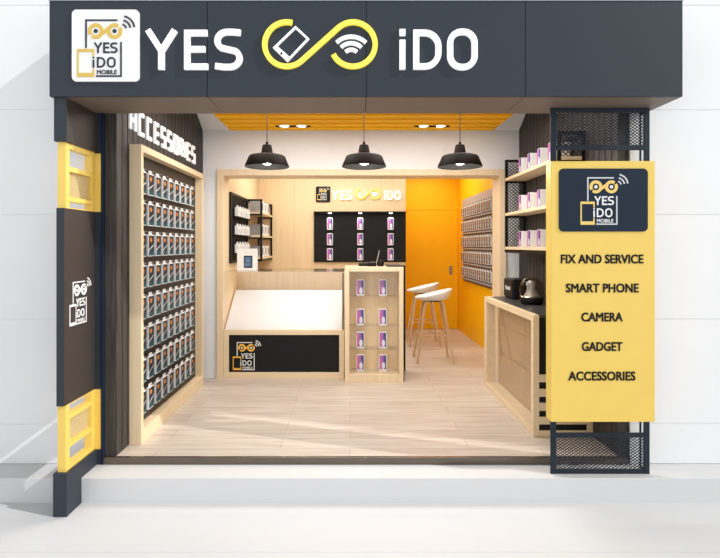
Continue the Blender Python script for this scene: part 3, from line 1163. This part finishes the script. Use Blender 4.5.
ws = thing('wall_sign', 'lit white letters and yellow loop with a black emblem tile on the back wall', 'sign', (0.14, DY, 1.8))
k8 = DY / FPX


def wx(x):
    return PX(x, DY) - 0.14


def wz(y):
    return PZ(y, DY) - 1.8


tile = MB().prism(rrect(wx(316), wx(330.3), wz(202), wz(186.6), 0.018), 0.0, -0.02).build('logo_tile', M['black'], ws)
sc = (14.3 * k8) / 430
logo(tile, wx(316) - 62 * sc, wz(186.6) + 66 * sc, sc, -0.02, M['pale_print'], M['gold_light'], M['white_print'], M['gold_light'], M['white_print'], 0.002)
mb = MB()
for ch, xa, xb in (('Y', 331.6, 338.3), ('E', 340.2, 345.2), ('S', 346.6, 352.2)):
    glyph(mb, ch, wx(xa), wz(199.8), (xb - xa) * k8, 8.8 * k8, 1.25 * k8, -0.012, -0.03)
mb.build('lettering', M['wall_glow'], ws)['label'] = 'lit white word left of the loop'
mb = MB()
for ch, xa, xb in (('i', 384.2, 385.8), ('D', 387.3, 393.2), ('O', 394.4, 400.6)):
    glyph(mb, ch, wx(xa), wz(199.8), (xb - xa) * k8, 8.8 * k8, 1.25 * k8, -0.012, -0.03)
mb.build('lettering', M['wall_glow'], ws)['label'] = 'lit white word right of the loop'
um = Map(wx(355.6 - 38 / 640 * 24), wz(189.2) + 62 * 24.5 * k8 / 640, 24.5 * k8 / 640)
infinity(MB(), um, -0.012, -0.03).build('infinity_mark', M['wall_yglow'], ws)
phone_mark(MB(), um, -0.012, -0.03).build('phone_mark', M['wall_glow'], ws)
wifi_mark(MB(), um, -0.012, -0.03).build('wireless_mark', M['wall_glow'], ws)

# ================================================================== BLACK SHELVES IN THE NICHE (left)
nw = -1.378
pg = thing('peg_panel', 'narrow black mesh panel with three rails of white packs on the left niche wall', 'wall panel', (nw, 6.06, 1.24), PI / 2)
PLN = 0.99
mb = MB()
for a, b in ((0, 0.03), (PLN - 0.03, PLN)):
    mb.box(a, b, -0.03, 0, 0, 0.815)
for a, b in ((0, 0.03), (0.785, 0.815)):
    mb.box(0.03, PLN - 0.03, -0.03, 0, a, b)
mb.build('frame', M['black'], pg)
MB().net(0.03, PLN - 0.03, 0.03, 0.785, -0.012, 0.04, 0.026, 0.009).build('mesh_panel', M['black'], pg)
cable0 = None
for r, zz in enumerate((0.535, 0.32, 0.105)):
    MB().box(0.14, PLN - 0.05, -0.075, -0.02, zz, zz + 0.012).build('rail', M['black'], pg)
    for c in range(5):
        lab = 'small white pack, %s from the front on the %s rail of the black mesh panel' % (ordinal(c), ('top', 'middle', 'bottom')[r])
        pos = (nw + 0.05, 6.06 + 0.23 + 0.155 * c, 1.24 + zz + 0.0128)
        if cable0 is None:
            cable0 = bpy.data.objects.new('small_pack', None)
            COL.objects.link(cable0)
            cable0.rotation_euler.z = PI / 2
            MB().box(-0.062, 0.062, -0.018, 0.018, 0, 0.105).build('carton', M['card'], cable0)
            MB().box(-0.012, 0.012, -0.0185, -0.018, 0.02, 0.07).build('printed_front', M['dark_grey'], cable0)
            MB().box(-0.03, 0.03, -0.004, 0.004, 0.105, 0.130).build('hang_tab', M['card'], cable0)
            cable0.location = pos
            tag(cable0, lab, 'pack', 'white packs on the black mesh panel')
        else:
            dup(cable0, pos, lab)

NSX0, NSX1, NSY0, NSY1 = nw, -1.164, 7.06, 7.99
ns = thing('niche_shelf', 'black metal shelf unit with pale wood shelves on the left niche wall', 'shelf', (nw, 7.06, 1.235))
NL, ND, NH = 0.93, 0.214, 0.823


def shelf_unit(root, D, Ln, H, levels, s, end_near, end_far, brd=0.026, mesh_t=0.0045):
    """wall shelf unit: local x runs from the wall outwards (s=+1) or s=-1, y along the wall"""
    def X(a, b):
        return sorted((s * a, s * b))
    for yy in (0.0, Ln - 0.026):
        for xx in (0.0, D - 0.026):
            xa, xb = X(xx, xx + 0.026)
            MB().box(xa, xb, yy, yy + 0.026, 0, H).build('post', M['black'], root)
    mb = MB()
    for zz in (0, H - 0.024):
        for yy in (0.0, Ln - 0.026):
            xa, xb = X(0.026, D - 0.026)
            mb.box(xa, xb, yy, yy + 0.026, zz, zz + 0.024)
        for xx in ((0.0,) if zz else (0.0, D - 0.026)):
            xa, xb = X(xx, xx + 0.026)
            mb.box(xa, xb, 0.026, Ln - 0.026, zz, zz + 0.024)
    mb.build('rails', M['black'], root)
    for lv in levels:
        xa, xb = X(0.004, D + 0.004)
        pts = [(0.027, -0.002), (D - 0.027, -0.002), (D - 0.027, 0.028), (D + 0.004, 0.028), (D + 0.004, Ln - 0.028), (D - 0.027, Ln - 0.028),
               (D - 0.027, Ln), (0.027, Ln), (0.027, Ln - 0.028), (0.004, Ln - 0.028), (0.004, 0.028), (0.027, 0.028)]
        MB().prism([(s * p, q) for p, q in pts], lv - brd, lv, 'XY').build('shelf_board', M['ash_y'], root)
        for yy in (0.0, Ln - 0.026):
            xa, xb = X(0.026, D - 0.026)
            MB().box(xa, xb, yy, yy + 0.026, lv - brd - 0.02, lv - brd - 0.001).build('bracket', M['black'], root)
    for on, yy in ((end_near, 0.013), (end_far, Ln - 0.013)):
        if on:
            xa, xb = X(0.026, D - 0.026)
            MB().net(xa, xb, 0.024, H - 0.024, yy, 0.046, 0.034, mesh_t).build('mesh_panel', M['black'], root)


shelf_unit(ns, ND, NL, NH, (0.655, 0.345, 0.055), 1, True, False)
nb0 = None
for r, zz in enumerate((0.655, 0.345, 0.055)):
    for c, (yy, xx) in enumerate(((7.20, 0.118), (7.45, 0.118), (7.68, 0.118))):
        lab = 'white box on the %s shelf of the black niche unit, %s from the front' % (('top', 'middle', 'bottom')[r], ordinal(c))
        pos = (nw + xx, yy, 1.2358 + zz)
        if nb0 is None:
            nb0 = bpy.data.objects.new('boxed_accessory', None)
            COL.objects.link(nb0)
            MB().box(-0.082, 0.082, -0.05, 0.05, 0, 0.148).build('carton', M['card'], nb0, bevel=0.002)
            MB().box(0.082, 0.0828, -0.03, 0.03, 0.03, 0.12).build('printed_front', M['boxpink'], nb0)
            nb0.location = pos
            tag(nb0, lab, 'box', 'white boxes on the black niche unit')
        else:
            dup(nb0, pos, lab)

# ================================================================== RIGHT WALL SHELVES WITH PHONE BOXES
ru = thing('wall_shelf', 'black metal shelf unit with mesh ends and pale shelves on the dark right wall', 'shelf', (1.84, 4.17, 1.37))
RD2, RLn, RHt = 0.214, 1.43, 0.972
lv3 = (0.775, 0.412, 0.062)
shelf_unit(ru, RD2, RLn, RHt, lv3, -1, True, True, 0.028, 0.006)
pb0 = None
for r, zz in enumerate(lv3):
    for c in range(4):
        yy = 5.205 - 0.26 * c
        lab = 'white phone box with pink side, %s from the far end, %s right wall shelf' % (ordinal(c), ('top', 'middle', 'bottom')[r])
        pos = (1.84 - 0.106, yy, 1.3708 + zz)
        if pb0 is None:
            pb0 = bpy.data.objects.new('phone_box', None)
            COL.objects.link(pb0)
            MB().box(-0.075, 0.08, -0.042, 0.042, 0, 0.152).build('carton', M['card'], pb0, bevel=0.002)
            pf = MB().box(-0.040, 0.040, -0.0008, 0, 0.004, 0.148).build('printed_front', M['boxpink'], pb0)
            pf.location = (-0.075, 0, 0)
            pf.rotation_euler.z = -PI / 2
            pb0.location = pos
            tag(pb0, lab, 'box', 'phone boxes on the right wall shelves')
        else:
            dup(pb0, pos, lab)

# ================================================================== RIGHT COUNTER (side cabinet)
KX0, KX1, KY0, KY1, KH = 1.386, 1.838, 4.03, 5.50, 0.92
kc = thing('side_cabinet', 'long pale wood cabinet with glass side and slotted black end, along the right wall', 'cabinet', (KX1, KY0, 0))


def kb(mb, x0, x1, y0, y1, z0, z1):
    return mb.box(x0 - KX1, x1 - KX1, y0 - KY0, y1 - KY0, z0, z1)


mb = MB()
kb(mb, KX0, KX0 + 0.045, KY0, KY0 + 0.055, 0, KH)
kb(mb, KX0, KX0 + 0.10, KY1 - 0.05, KY1, 0, KH)
kb(mb, KX0, KX0 + 0.045, KY0 + 0.055, KY1 - 0.05, KH - 0.05, KH)
kb(mb, KX0, KX0 + 0.14, KY0 + 0.055, KY1 - 0.05, 0, 0.05)
mb.build('frame', M['ash_y'], kc, bevel=0.002)
mb = MB()
kb(mb, KX1 - 0.045, KX1, KY0, KY0 + 0.055, 0, KH - 0.001)
for z0, z1 in ((0.0, 0.047), (0.093, 0.150), (0.196, 0.256), (0.302, 0.362), (0.412, 0.470)):
    kb(mb, KX0 + 0.045, KX1 - 0.045, KY0, KY0 + 0.02, z0, z1)
mb.build('end_slats', M['ash_x'], kc, bevel=0.001)
kb(MB(), KX0 + 0.045, KX1 - 0.045, KY0 + 0.008, KY0 + 0.05, 0.0, KH - 0.002).build('end_panel', M['blackboard'], kc)
kb(MB(), KX0 + 0.045, KX1, KY0 + 0.0, KY1, KH - 0.02, KH - 0.0005).build('worktop', M['counter_top'], kc)
mb = MB()
kb(mb, KX0 + 0.145, KX1, KY0 + 0.055, KY1, 0.0, KH - 0.021)
body = mb.build('carcass', M['cab'], kc)
fx = KX0 + 0.145
for i, (ya, yb) in enumerate(((4.09, 4.62), (4.625, 5.08), (5.085, 5.44))):
    for za, zb in ((0.06, 0.38), (0.385, 0.66), (0.665, 0.86)):
        kb(MB(), fx - 0.018, fx, ya, yb, za, zb).build('drawer', M['cab'], kc, bevel=0.002)
kb(MB(), KX0 + 0.012, KX0 + 0.018, KY0 + 0.055, KY1 - 0.05, 0.05, KH - 0.05).build('side_glass', M['glass'], kc)

sp = thing('speaker', 'square black loudspeaker with a white script on its grille, on the side cabinet', 'speaker', (1.66, 5.32, KH))
MB().box(-0.08, 0.08, -0.15, 0.15, 0.006, 0.196).build('cabinet', M['black'], sp, bevel=0.012)
gr = MB().box(-0.085, -0.078, -0.135, 0.135, 0.02, 0.182).build('grille', M['blackboard'], sp, bevel=0.004)
sm = text_obj('lettering', 'Marshall', 0.06, 0.21, 0.085, 0.125, 0.0, M['white_print'], sp, 0.002, 0.0)
sm.location = (-0.085, 0.135, 0)
sm.rotation_euler.z = -PI / 2
for a in (-0.06, 0.06):
    for b in (-0.12, 0.12):
        MB().box(a - 0.01, a + 0.01, b - 0.01, b + 0.01, 0, 0.006).build('foot', M['black'], sp)

dm = thing('dome_speaker', 'clear domed speaker on a round black base beside the black loudspeaker', 'speaker', (1.635, 4.80, KH))
MB().lathe([(0, 0.0), (0.088, 0.0), (0.100, 0.018), (0.102, 0.048), (0.098, 0.060), (0, 0.062)]).build('base', M['black'], dm, smooth=True)
MB().lathe([(0.0, 0.060), (0.099, 0.060), (0.101, 0.067), (0.097, 0.074), (0.0, 0.075)]).build('metal_ring', M['chrome'], dm, smooth=True)
MB().lathe([(0.097, 0.074), (0.104, 0.110), (0.103, 0.150), (0.092, 0.190), (0.068, 0.222), (0.036, 0.238), (0.0, 0.243)]).build('dome', M['smoke'], dm, smooth=True)
MB().lathe([(0.0, 0.074), (0.070, 0.075), (0.052, 0.100), (0.040, 0.140), (0.046, 0.180), (0.030, 0.205), (0.0, 0.210)]).build('core', M['grey'], dm, smooth=True)

# ================================================================== BAR STOOLS
def seat_mesh():
    """shallow scoop, low front lip at -x and a raised back at +x"""
    mb = MB()
    n, mseg = 18, 28
    rings = []
    for sgn in (0, 1):                 # upper and lower skins
        rr = []
        for i in range(n + 1):
            t = i / n
            ring = []
            for j in range(mseg):
                a = 2 * PI * j / mseg
                x = 0.235 * t * math.cos(a)
                y = 0.195 * t * math.sin(a)
                q = min(1.0, max(0.0, (x + 0.235) / 0.47))
                rim = 0.108 * q ** 1.25 * t ** 3
                z = rim - 0.022 * (1 - t ** 3)
                if sgn:
                    z = 0.108 * q ** 1.25 * t ** 7 - 0.030 * (1 - t ** 6) - 0.009
                ring.append(mb.bm.verts.new((x, y, z)))
            rr.append(ring)
        rings.append(rr)
    for k_, rr in enumerate(rings):
        for i in range(1, n):
            for j in range(mseg):
                jj = (j + 1) % mseg
                mb.bm.faces.new([rr[i][j], rr[i + 1][j], rr[i + 1][jj], rr[i][jj]])
        mb.bm.faces.new(rr[1])
    for j in range(mseg):
        jj = (j + 1) % mseg
        mb.bm.faces.new([rings[0][n][j], rings[1][n][j], rings[1][n][jj], rings[0][n][jj]])
    for rr in rings:
        for v in rr[0]:
            mb.bm.verts.remove(v)
    return mb


def make_stool(label, loc):
    st = thing('bar_stool', label, 'stool', loc, 0, 'white bar stools')
    s = seat_mesh().build('seat', M['white_plastic'], st, smooth=True)
    s.location = (0, 0, 0.797)
    for sx in (-1, 1):
        for sy in (-1, 1):
            mb = MB()
            mb.tube((sx * 0.222, sy * 0.205, 0), (sx * 0.115, sy * 0.105, 0.70), 0.0135, 0.0150, 12)
            pts = [(sx * 0.115, sy * 0.105, 0.70), (sx * 0.108, sy * 0.098, 0.728), (sx * 0.088, sy * 0.08, 0.745), (sx * 0.045, sy * 0.04, 0.750)]
            mb.path(pts, 0.0145, 12)
            mb.build('leg', M['leg'], st, smooth=True)
    mb = MB()
    z = 0.34
    q = z / 0.70
    fx_, fy_ = 0.222 + (0.115 - 0.222) * q, 0.205 + (0.105 - 0.205) * q
    mb.path([(-fx_, -fy_, z), (fx_, -fy_, z), (fx_, fy_, z), (-fx_, fy_, z), (-fx_, -fy_, z)], 0.007, 8)
    mb.build('footrest', M['leg'], st)
    MB().box(-0.075, 0.085, -0.07, 0.07, 0.742, 0.757).build('seat_plate', M['black'], st)
    return st


s1 = make_stool('white bar stool with pale wood legs, nearer of the two by the orange wall', (1.045, 6.70, 0))
dup(s1, (1.065, 7.78, 0), 'white bar stool with pale wood legs, farther one, partly behind the pedestal')

# ================================================================== PENDANT LAMPS
def make_pendant(label, loc):
    p = thing('pendant_lamp', label, 'lamp', loc, 0, 'black pendant lamps')
    outer = [(0.190, 0.0), (0.191, 0.006), (0.157, 0.086), (0.148, 0.096), (0.130, 0.102), (0.062, 0.110), (0.051, 0.118), (0.040, 0.182), (0.036, 0.190), (0.012, 0.194), (0.011, 0.214), (0.006, 0.220), (0, 0.220)]
    inner = [(0.188, 0.0), (0.153, 0.083), (0.126, 0.098), (0.055, 0.106), (0, 0.107)]
    MB().lathe(outer, seg=48).build('lamp_shade', M['lamp'], p, smooth=True)
    MB().lathe(inner, seg=48).build('shade_lining', M['lamp_in'], p, smooth=True)
    MB().lathe([(0, 0.021), (0.022, 0.022), (0.040, 0.030), (0.044, 0.042), (0.036, 0.064), (0.022, 0.088), (0.020, 0.105), (0, 0.106)], seg=24).build('bulb', M['bulb'], p, smooth=True)
    MB().tube((0, 0, 0.218), (0, 0, 2.682 - loc[2]), 0.0035, seg=8).build('cable', M['black'], p)
    return p


LY, LZ = 4.60, PZ(167, 4.6)
lampx = (-0.716, 0.121, 0.949)
l0 = make_pendant('black pendant lamp, leftmost of the three above the counter', (lampx[0], LY, LZ))
dup(l0, (lampx[1], LY, LZ), 'black pendant lamp, middle of the three, in front of the lit sign')
dup(l0, (lampx[2], LY, LZ), 'black pendant lamp, rightmost of the three, in front of the orange passage')
for x in lampx:
    li = bpy.data.lights.new('pendant_light', 'POINT')
    li.energy = 9
    li.color = (1.0, 0.94, 0.85)
    li.shadow_soft_size = 0.012
    lo = bpy.data.objects.new('pendant_light', li)
    COL.objects.link(lo)
    lo.location = (x, LY, LZ + 0.008)

# ================================================================== CEILING DOWNLIGHTS
def make_twin(label, loc):
    t = thing('twin_downlight', label, 'ceiling light', loc, 0, 'twin ceiling downlights')
    MB().box(-0.18, 0.18, -0.012, 0.012, -0.012, 0).build('bar', M['black'], t)
    for sx in (-0.088, 0.088):
        r = MB().lathe([(0.0, 0), (0.058, 0), (0.059, -0.004), (0.052, -0.007), (0.0, -0.007)], sx, 0, 0, 28).build('ring', M['white_plastic'], t, smooth=True)
        MB().lathe([(0.0, -0.0071), (0.050, -0.0071), (0.046, -0.009), (0, -0.010)], sx, 0, 0, 24).build('lens', M['spot'], r, smooth=True)
    return t


TY = 5.50
t0 = make_twin('twin downlight in the orange slats behind the left pendant', (PX(293, TY), TY, 2.68))
dup(t0, (PX(432, TY), TY, 2.68), 'twin downlight in the orange slats between middle and right pendants')


def area(name, loc, sx, sy, e, col=(1.0, 0.94, 0.86), rot=(0, 0, 0)):
    li = bpy.data.lights.new(name, 'AREA')
    li.shape = 'RECTANGLE'
    li.size, li.size_y = sx, sy
    li.energy = e
    li.color = col
    o = bpy.data.objects.new(name, li)
    COL.objects.link(o)
    o.location = loc
    o.rotation_euler = rot
    return o


for x in (293, 432):
    for dx in (-0.088, 0.088):
        li = bpy.data.lights.new('downlight', 'SPOT')
        li.energy = 30
        li.spot_size = math.radians(62)
        li.spot_blend = 1.0
        li.color = (1.0, 0.93, 0.83)
        li.shadow_soft_size = 0.05
        lo = bpy.data.objects.new('downlight', li)
        COL.objects.link(lo)
        lo.location = (PX(x, TY) + dx, TY, 2.645)
# added fill light: unseen area lamps under the raft, niche and passage ceilings
area('raft_fill', (0.12, 4.50, 2.672), 2.6, 1.1, 60, (1.0, 0.985, 0.965))
area('niche_fill', (-0.25, 7.0, 2.69), 1.8, 1.2, 35, (1.0, 0.975, 0.93))
area('passage_fill', (1.25, 8.2, 2.69), 0.7, 1.4, 16, (1.0, 0.975, 0.93))

# ================================================================== DAYLIGHT
sun = bpy.data.lights.new('sun', 'SUN')
sun.energy = 2.35
sun.angle = math.radians(0.6)
sun.color = (1.0, 0.97, 0.93)
so = bpy.data.objects.new('sun', sun)
COL.objects.link(so)
so.rotation_euler = Vector((-0.41, 0.135, -0.30)).to_track_quat('-Z', 'Y').to_euler()
w = bpy.data.worlds.new('sky')
scene.world = w
w.use_nodes = True
WN, WL = w.node_tree.nodes, w.node_tree.links
bg = WN['Background']
tcw = WN.new('ShaderNodeTexCoord')
spw = WN.new('ShaderNodeSeparateXYZ')
rpw = WN.new('ShaderNodeValToRGB')
ew = rpw.color_ramp.elements       # a hazy bright sky, paler and brighter near the horizon
ew[0].position, ew[0].color = 0.0, (1.0, 1.0, 1.0, 1)
ew[1].position, ew[1].color = 1.0, (0.18, 0.195, 0.215, 1)
ew.new(0.30).color = (0.66, 0.68, 0.71, 1)
WL.new(tcw.outputs['Generated'], spw.inputs['Vector'])
WL.new(spw.outputs['Z'], rpw.inputs['Fac'])
fw = WN.new('ShaderNodeMath')      # street side made the brighter half, as fill for upright faces
fw.operation = 'MULTIPLY_ADD'
fw.inputs[1].default_value = -0.42
fw.inputs[2].default_value = 1.0
WL.new(spw.outputs['Y'], fw.inputs[0])
WL.new(rpw.outputs['Color'], bg.inputs['Color'])
st_w = WN.new('ShaderNodeMath')
st_w.operation = 'MULTIPLY'
st_w.inputs[1].default_value = 1.16
WL.new(fw.outputs['Value'], st_w.inputs[0])
WL.new(st_w.outputs['Value'], bg.inputs['Strength'])

# ================================================================== CAMERA
cam = bpy.data.cameras.new('camera')
cam.sensor_width = 36
cam.sensor_fit = 'HORIZONTAL'
cam.lens = 36 * FPX / 720
cam.shift_x = 10 / 720
cam.shift_y = -34 / 720
co = bpy.data.objects.new('camera', cam)
COL.objects.link(co)
co.location = (0, 0, HC)
co.rotation_euler = (PI / 2, 0, 0)
scene.camera = co

vs = scene.view_settings
vs.view_transform = 'Standard'
vs.look = 'None'
vs.gamma = 1
vs.exposure = 0.0
vs.use_curve_mapping = False
